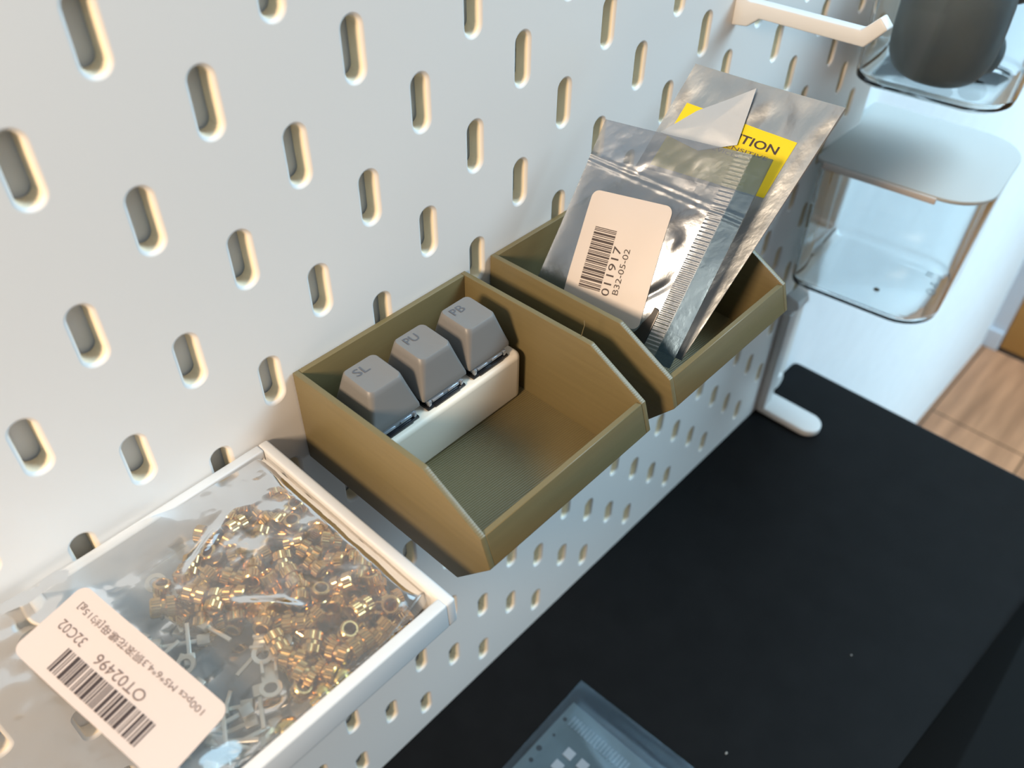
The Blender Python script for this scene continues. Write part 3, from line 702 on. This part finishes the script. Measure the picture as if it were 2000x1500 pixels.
def join_ring():
    o_ = [(2.4 * math.cos(math.pi / 3 * i), 2.4 * math.sin(math.pi / 3 * i)) for i in range(6)]
    o2 = []
    for i in range(6):
        for t in range(4): o2.append((o_[i][0] + (o_[(i + 1) % 6][0] - o_[i][0]) * t / 4, o_[i][1] + (o_[(i + 1) % 6][1] - o_[i][1]) * t / 4))
    i2 = [(1.2 * math.cos(2 * math.pi * k / 24), 1.2 * math.sin(2 * math.pi * k / 24)) for k in range(24)]
    V = [(x, y, 1) for x, y in o2] + [(x, y, 1) for x, y in i2] + [(x, y, -1) for x, y in o2] + [(x, y, -1) for x, y in i2]; F = []
    for i in range(24):
        j = (i + 1) % 24; F += [(i, j, 24 + j, 24 + i), (48 + i, 72 + i, 72 + j, 48 + j), (i, 48 + i, 48 + j, j), (24 + i, 24 + j, 72 + j, 72 + i)]
    return V, F
o = obj('hex_nut', nut_mesh(), M_steel, origin=(0, 0, 0), smooth=30); o.location = Vector((-16.2, -71.0, -103)) * S; o.rotation_euler = (0.8, 0.3, 0.4)
tag(o, 'pale steel nut at the bottom edge by the tray front wall', 'nut')
pin0 = None; prs = random.Random(5)
for k in range(38):
    x, y = prs.uniform(-31, -6), prs.uniform(-69, -24)
    if pin0 is None: pin0 = o = obj('terminal_pin', join(box(-0.5, 0.5, -5.5, 5.5, -0.3, 0.3, 0.1), box(-1.3, 1.3, -5.5, -2.5, -0.8, 0.8, 0.2)), M_lug, origin=(0, 0, 0), smooth=30)
    else: o = pin0.copy(); COL.objects.link(o)
    o.location = Vector((x, y, prs.uniform(-111.5, -105))) * S; o.rotation_euler = (prs.uniform(-.2, .2), prs.uniform(-.3, .3), prs.uniform(0, 6.28))
    tag(o, 'small dull metal terminal pin under the cloudy film beside the sticker', 'terminal pin', 'dull terminal pins under the cloudy film')

# the bag film itself
def smooth(t): t = max(0, min(1, t)); return t * t * (3 - 2 * t)
def film_z(x, y):
    dx = min(x + 75, 31.5 - x); dy = min(2.0 - y, y + 72.0)
    z = -100.2 + 1.9 * smooth(dx / 5) * smooth((y + 72) / 6)
    if x < -20: z += 3.6 * smooth((-20 - x) / 14)
    z += 2.8 * smooth((y + 14) / 12) * smooth((6 - x) / 14)
    p = Vector((x * .09, y * .09, 1.3)); z += 0.5 * noise.noise(p) + 0.22 * noise.noise(p * 1.9) + 0.08 * abs(noise.noise(p * 5))
    z += 1.6 * math.exp(-(((x - 2) * .8 + (y + 46) * .6) / 1.6) ** 2) * math.exp(-(((x - 2) * .6 - (y + 46) * .8) / 7) ** 2)
    z += 1.4 * math.exp(-(((x - 2) * .4 - (y + 20) * .9) / 1.2) ** 2) * math.exp(-((x - 2) / 6) ** 2)
    if x < -14: z = min(z, -95.0 + .35 * noise.noise(p * 2))
    return z
FQ = [(-76, -1.5), (29.6, -4.6), (30.2, -71.5), (-40, -90)]
def film_pt(a, b, off=0.0):
    q = FQ; x, y = [((q[0][k] * (1 - a) + q[1][k] * a) * (1 - b) + (q[3][k] * (1 - a) + q[2][k] * a) * b) for k in (0, 1)]
    # the bag's front edge follows the inside of the tray wall, then flops over it on the left
    y += 17 * smooth((-12 - x) / -30) * 0
    if y < -72.6 and x > -30: y = -72.6
    return (x, y, film_z(x, y) + off)
fbag = thing('parts_bag', (0, -40, -113.5), 'clear plastic bag of brass inserts with a pink-white barcode sticker in the white tray', 'plastic bag')
v, f_, uv = grid(150, 110, film_pt)
obj('bag_film', (v, f_), M_film, fbag, smooth=180, uvs=uv)
v, f_, uv = grid(60, 50, lambda a, b: (-33 + a * 63, -5 - b * 66, -113.2 + 2.5 * (1 - pillow(a, b, .25)) + 0.9 * noise.noise(Vector((a * 9, b * 9, 4)))))
obj('bag_back_film', (v, f_), M_film2, fbag, smooth=180, uvs=uv)
obj('bag_seam', tube([film_pt(.30 + .7 * t / 30, .965, .15) for t in range(31)], 0.28), M_film, fbag, smooth=60, label='pressed seam along the open edge')
# sticker: reading direction = +y of the tray, letter tops towards -x
SQ = [(-19.8, -64.6), (-25.6, -13.0), (-45.0, -17.0), (-38.5, -68.5)]   # reading start low, reading end low, end top, start top
def lab3(u, v_, off=0.0):
    q = SQ; x, y = [((q[0][k] * (1 - u) + q[1][k] * u) * (1 - v_) + (q[3][k] * (1 - u) + q[2][k] * u) * v_) for k in (0, 1)]
    z = -93.0 + 1.3 * math.sin(u * 5.2 + .6) * (0.35 + 0.65 * v_) * .8 + 0.8 * (v_ - .5) ** 2
    return (x, y, z + off)
st3 = obj('barcode_sticker', round_grid(lambda a, b, t: lab3(b, 1 - a, t), .13, .05), M_paper2, fbag, smooth=60, label='pinkish white sticker printed OT02496 and 32C02')
W3 = [1, 1, 2.4, 1, 1, 1.4, 1, .7, 2, 1.6, 1, 1, .6, 1.4, 3.0, .9, 1, .8, 1, 1.2, 2.8, 1, 2.2, .9, 1.2, 1.3, 2.8, 1.4, 1, .7, 1, .7, 1, 1, 1.4, 1, 1, 1, 3, .9, 1, .8, 2.6, 1.4, 1, .8, .8, 1.8, 1, .7, 2.4, .8, 1, .8, 1, .8, 3, 1.6, .8, 1, .8, 1.4, 2, .7, 1]
rd3 = lambda u, v_: lab3(u, v_, 0.07)
obj('barcode', map2(bars(W3, .20, .80, .605, .90, 4), rd3), M_print, st3)
obj('printed_number', map2(fit_text('OT02496', .33, .66, .43, .56), rd3), M_print2, st3)
obj('printed_code', map2(fit_text('32C02', .76, .93, .41, .53), rd3), M_print2, st3)
obj('printed_line', map2(fit_text('100pcs M5*6*4.3\u94dc\u6eda\u82b1\u87ba\u6bcd[\u7ea615g]', .08, .93, .15, .27), rd3), M_print2, st3)

# ------------------------------------------------------------------ clear storage boxes at the right
def clear_box(x0, x1, y0, y1, zt, zb, rf, taper, name, label, yaw, rb=9):
    r_ = thing(name, ((x0 + x1) / 2, (y0 + y1) / 2, zb), label, 'storage box'); r_.rotation_euler = (0, 0, math.radians(yaw))
    t = 1.8
    def out(i, z):
        k = (zt - z) / (zt - zb) * taper
        return [(x, y, z) for x, y in rounded(x0 + i + k * .4, x1 - i - k * 1.2, y0 + i + k, y1 - i - k * .3, (max(.5, rf - i), max(.5, rf - i), max(.5, rb - i * .5), max(.5, rb - i * .5)), 12)]
    rings = [out(0, zt), out(0, zb + 5), out(0.5, zb + 2), out(2.2, zb + .4), out(5, zb), ]
    ins_ = [out(6, zb + t), out(t + 2, zb + t + 1.2), out(t, zb + 5.5), out(t, zt)]
    R = rings + ins_; V, F = [], []
    for q in R: V += q
    n_ = len(R[0])
    for j in range(len(R)):
        if j == 4: continue
        a, b = j * n_, ((j + 1) % len(R)) * n_
        for i in range(n_): F.append((a + i, a + (i + 1) % n_, b + (i + 1) % n_, b + i))
    F.append(tuple(4 * n_ + i for i in range(n_))); F.append(tuple(5 * n_ + i for i in range(n_)))
    obj('box_body', fix((V, F)), M_clear, r_, smooth=35)
    return r_
cb1 = clear_box(375.5, 460.5, -83, 2.0, -142.2, -222, 22, 3.5, 'clear_storage_box', 'empty clear plastic box with a frosted grey lid at the right of the pegboard', 6)
lid = obj('lid', prism(rounded(374.5, 461.5, -84, 3, (24, 24, 5, 5), 14), 'z', -142.0, -139.8, 0.6, 2, 40), M_lid, cb1, smooth=40)
obj('lid_rim', box(373.2, 374.8, -60.5, -2, -144.0, -140.6, 0.5, 2), mat('beige_rim', (0.62, 0.55, 0.50), .4), lid, smooth=40)
fw = join(tube([(433, -62, -214), (436, -62, -214), (437.5, -66, -214), (433, -66, -214), (433, -62, -214)], .35), map2(fit_text('4', 441, 443, -68, -64), lambda x, y: (x, y, -214)))
obj('moulded_mark', join(tube([(423 + 2.6 * math.cos(a * .7), -70 + 2.6 * math.sin(a * .7), -219.8) for a in range(10)], .3), tube([(430, -71, -219.8), (432, -67, -219.8), (434, -71, -219.8), (430, -71, -219.8)], .3), tube([(439, -66, -219.8), (439, -62, -219.8), (442, -62, -219.8), (442, -66, -219.8)], .3)), mat('moulded_mark', (.35, .42, .48), .4), cb1, label='faint moulded marks on the box floor')
obj('moulding_gate', lathe([(1.9, 0), (1.6, .5), (.5, .7)], 16) if False else xf(fix(lathe([(1.9, 0), (1.5, .5), (.4, .8)], 16)), lambda p: (p[0] + 405, p[1] - 44, p[2] - 220.1)), mat('gate_stain', (.20, .17, .13), .6), cb1, label='small dark spot on the box floor')
cb2 = clear_box(374, 457, -77, 0.0, -24, -98, 20, 3, 'clear_storage_box', 'clear plastic box with a dark grey lump inside, above the lidded box', 7, 14)

# dark grey moulded object standing in the upper box
def blob(cx, cy, cz, ax, ay, az, pw=0.8, n1=36, n2=24):
    V, F = [], []
    sg = lambda t, p: math.copysign(abs(t) ** p, t)
    for j in range(n2 + 1):
        ph = -math.pi / 2 + math.pi * j / n2
        for i in range(n1):
            th = 2 * math.pi * i / n1
            V.append((cx + ax * sg(math.cos(ph), pw) * sg(math.cos(th), .95), cy + ay * sg(math.cos(ph), pw) * sg(math.sin(th), .95), cz + az * sg(math.sin(ph), pw)))
    for j in range(n2):
        for i in range(n1): F.append((j * n1 + i, j * n1 + (i + 1) % n1, (j + 1) * n1 + (i + 1) % n1, (j + 1) * n1 + i))
    return V, F
gt = thing('moulded_case', (411, -38, -96.5), 'dark grey rounded plastic case standing inside the upper clear box', 'plastic case')
obj('case_body', blob(399.5, -36, -65.5, 19.5, 25, 30, .62), M_blob, gt, smooth=60)
obj('side_knob', blob(423, -50, -84, 9, 8.5, 10, .9, 24, 16), M_blob, gt, smooth=60)
obj('upper_part', blob(415, -53, -38, 16, 15, 20, .8), mat('brown_grey_plastic', (0.10, 0.085, 0.075), .55), gt, smooth=60, label='brown grey upper part')

# ------------------------------------------------------------------ hook arm and corner bracket
hp = [(0.0, -30.0), (-6.0, -31.5), (-9.5, -31.2), (-49.5, -30.2), (-55.0, -24.4), (-58.6, -27.8), (-52.0, -35.6), (-11.0, -36.6), (-6.5, -40.5), (0.0, -41.5)]
hook = obj('peg_hook', prism(hp, 'x', 257.8, 263.2, 0.7, 2, 20), M_peg, origin=(260, 0, -36), smooth=45)
tag(hook, 'white plastic hook arm sticking out of the pegboard near the top', 'hook')
brk = thing('corner_bracket', (401, -3, DZ), 'white bracket with a rounded foot on the black desk at the pegboard corner', 'bracket')
bp_ = [(-0.2, -256.0), (-5.5, -257.5), (-5.5, -332.0), (-7.0, -335.0), (-10.0, -337.0), (-40, -337.0), (-40, DZ), (-0.2, DZ)]
obj('upright_bar', box(389.5, 400.5, -6.0, -0.1, -337, -255, 1.2, 3), M_white, brk, smooth=45)
obj('foot', prism(rounded(390.0, 409.5, -43.5, -0.3, (9.6, 9.6, 1.5, 1.5), 10), 'z', DZ, -336.2, 1.6, 4, 40), M_white, brk, smooth=60)
obj('screw_cap', xf(fix(lathe([(6.2, 0), (6.2, 3.2), (5.4, 4.4), (0.1, 4.8)], 28)), lambda p: (p[0] + 407, -p[2] - 0.2, p[1] - 323)), M_peg, brk, smooth=40)
obj('top_clip', prism([(-0.1, -241), (-8.5, -243), (-10, -248), (-0.1, -254)], 'x', 389, 403, 0.8, 2, 20), M_peg, brk, smooth=45)

# ------------------------------------------------------------------ things on the desk
DT = DZ
dbag = thing('antistatic_bag', (120, -90, DT), 'smoky see-through bag holding a circuit board, lying on the black desk', 'antistatic bag')
def bulge3(a, b): return 0.6 + 2.9 * pillow(a, b, .09) + 0.8 * nz3(a, b, 6, 5.5) * pillow(a, b, .1) * .5 + 1.2 * math.exp(-((a - .86 + .25 * b) / .05) ** 2) * pillow(a, b, .12)
sb3 = Sheet((20, -44, DT + .3), (150.5, -41.5, DT + .3), (153.5, -134, DT + .3), (24, -138, DT + .3), bulge3, (0, 0, 1))
v, f_, uv = bag_mesh(sb3, 80, 60, 0.15, 0.0)
obj('bag_film', (v, f_), M_foil3, dbag, smooth=60, uvs=uv)
pcb = obj('circuit_board', box(45, 138, -128, -46.5, DT + .6, DT + 2.0, .2), mat('pale_circuit_board', (0.16, 0.22, 0.23), .4), dbag)
wpad = mat('white_solder_pad', (.75, .77, .76), .4)
for (x, y) in ((115.9, -62.3), (107.6, -61.9), (116.1, -70.6), (99.4, -61.7), (107.8, -70.4), (116.2, -79)): obj('square_pad', xf(box(-2.5, 2.5, -2.5, 2.5, 0, .4, .2), lambda p: (p[0] + x, p[1] + y, p[2] + DT + 2.0)), wpad, pcb)
for (x, y, q) in ((128, -49.3, 1.1), (118, -50.5, .8), (108, -49.5, 1.5), (101, -50.5, 1.2)): obj('mounting_hole', xf(fix(lathe([(q, 0), (q * .9, .08)], 16)), lambda p: (p[0] + x, p[1] + y, p[2] + DT + 2.0)), M_dark, pcb)
obj('pin_row', join(*[box(126.5, 132.5, -53 - 2.0 * k, -52 - 2.0 * k, DT + 2.0, DT + 2.4) for k in range(18)]), mat('tin_pins', (.45, .5, .5), .3, .8), pcb, label='row of fine tinned pins')

dv = thing('black_case', (300, -230, DT), 'black case with a stitched row of tiny holes at the lower right desk edge', 'case')
V = [(205, -181.2, DT), (420, -198.9, DT), (420, -330, DT), (205, -330, DT),
     (205, -203.8, DT + 10), (420, -199.4, DT + 10), (420, -330, DT + 10), (205, -330, DT + 10)]
F = [(0, 3, 2, 1), (4, 5, 6, 7), (0, 1, 5, 4), (1, 2, 6, 5), (2, 3, 7, 6), (3, 0, 4, 7)]
obj('case_body', fix((V, F), 1.2, 3), M_device, dv, smooth=45)
for k in range(14):
    t = k / 13; px = 228 + 150 * t; f_ = (px - 205) / 215; yb = -181.2 - 17.7 * f_; yt = -203.8 + 4.4 * f_
    obj('stitch_hole', xf(fix(lathe([(.8, 0), (.6, .3), (.2, .35)], 10)), lambda p: (p[0] + px, p[1] + yb + (yt - yb) * .25, p[2] + DT + 2.6)), M_dark, dv)

# dust specks on the desk
for x, y, s_ in ((170, -118, .5), (190, -172, .45), (262, -138, .35)):
    sp = obj('dust_speck', xf(blob(0, 0, 0, s_ * 1.6, s_, s_ * .5, 1, 8, 6), lambda p: (p[0] + x, p[1] + y, p[2] + DT + s_ * .5)), mat('dust', (.3, .3, .28), .8), origin=(x, y, DT), smooth=60)
    tag(sp, {170: 'pale dust speck on the black desk near the smoky bag', 190: 'pale dust speck on the black desk towards the black case', 262: 'faint dust speck farthest out on the open black desk'}[x], 'dust speck')
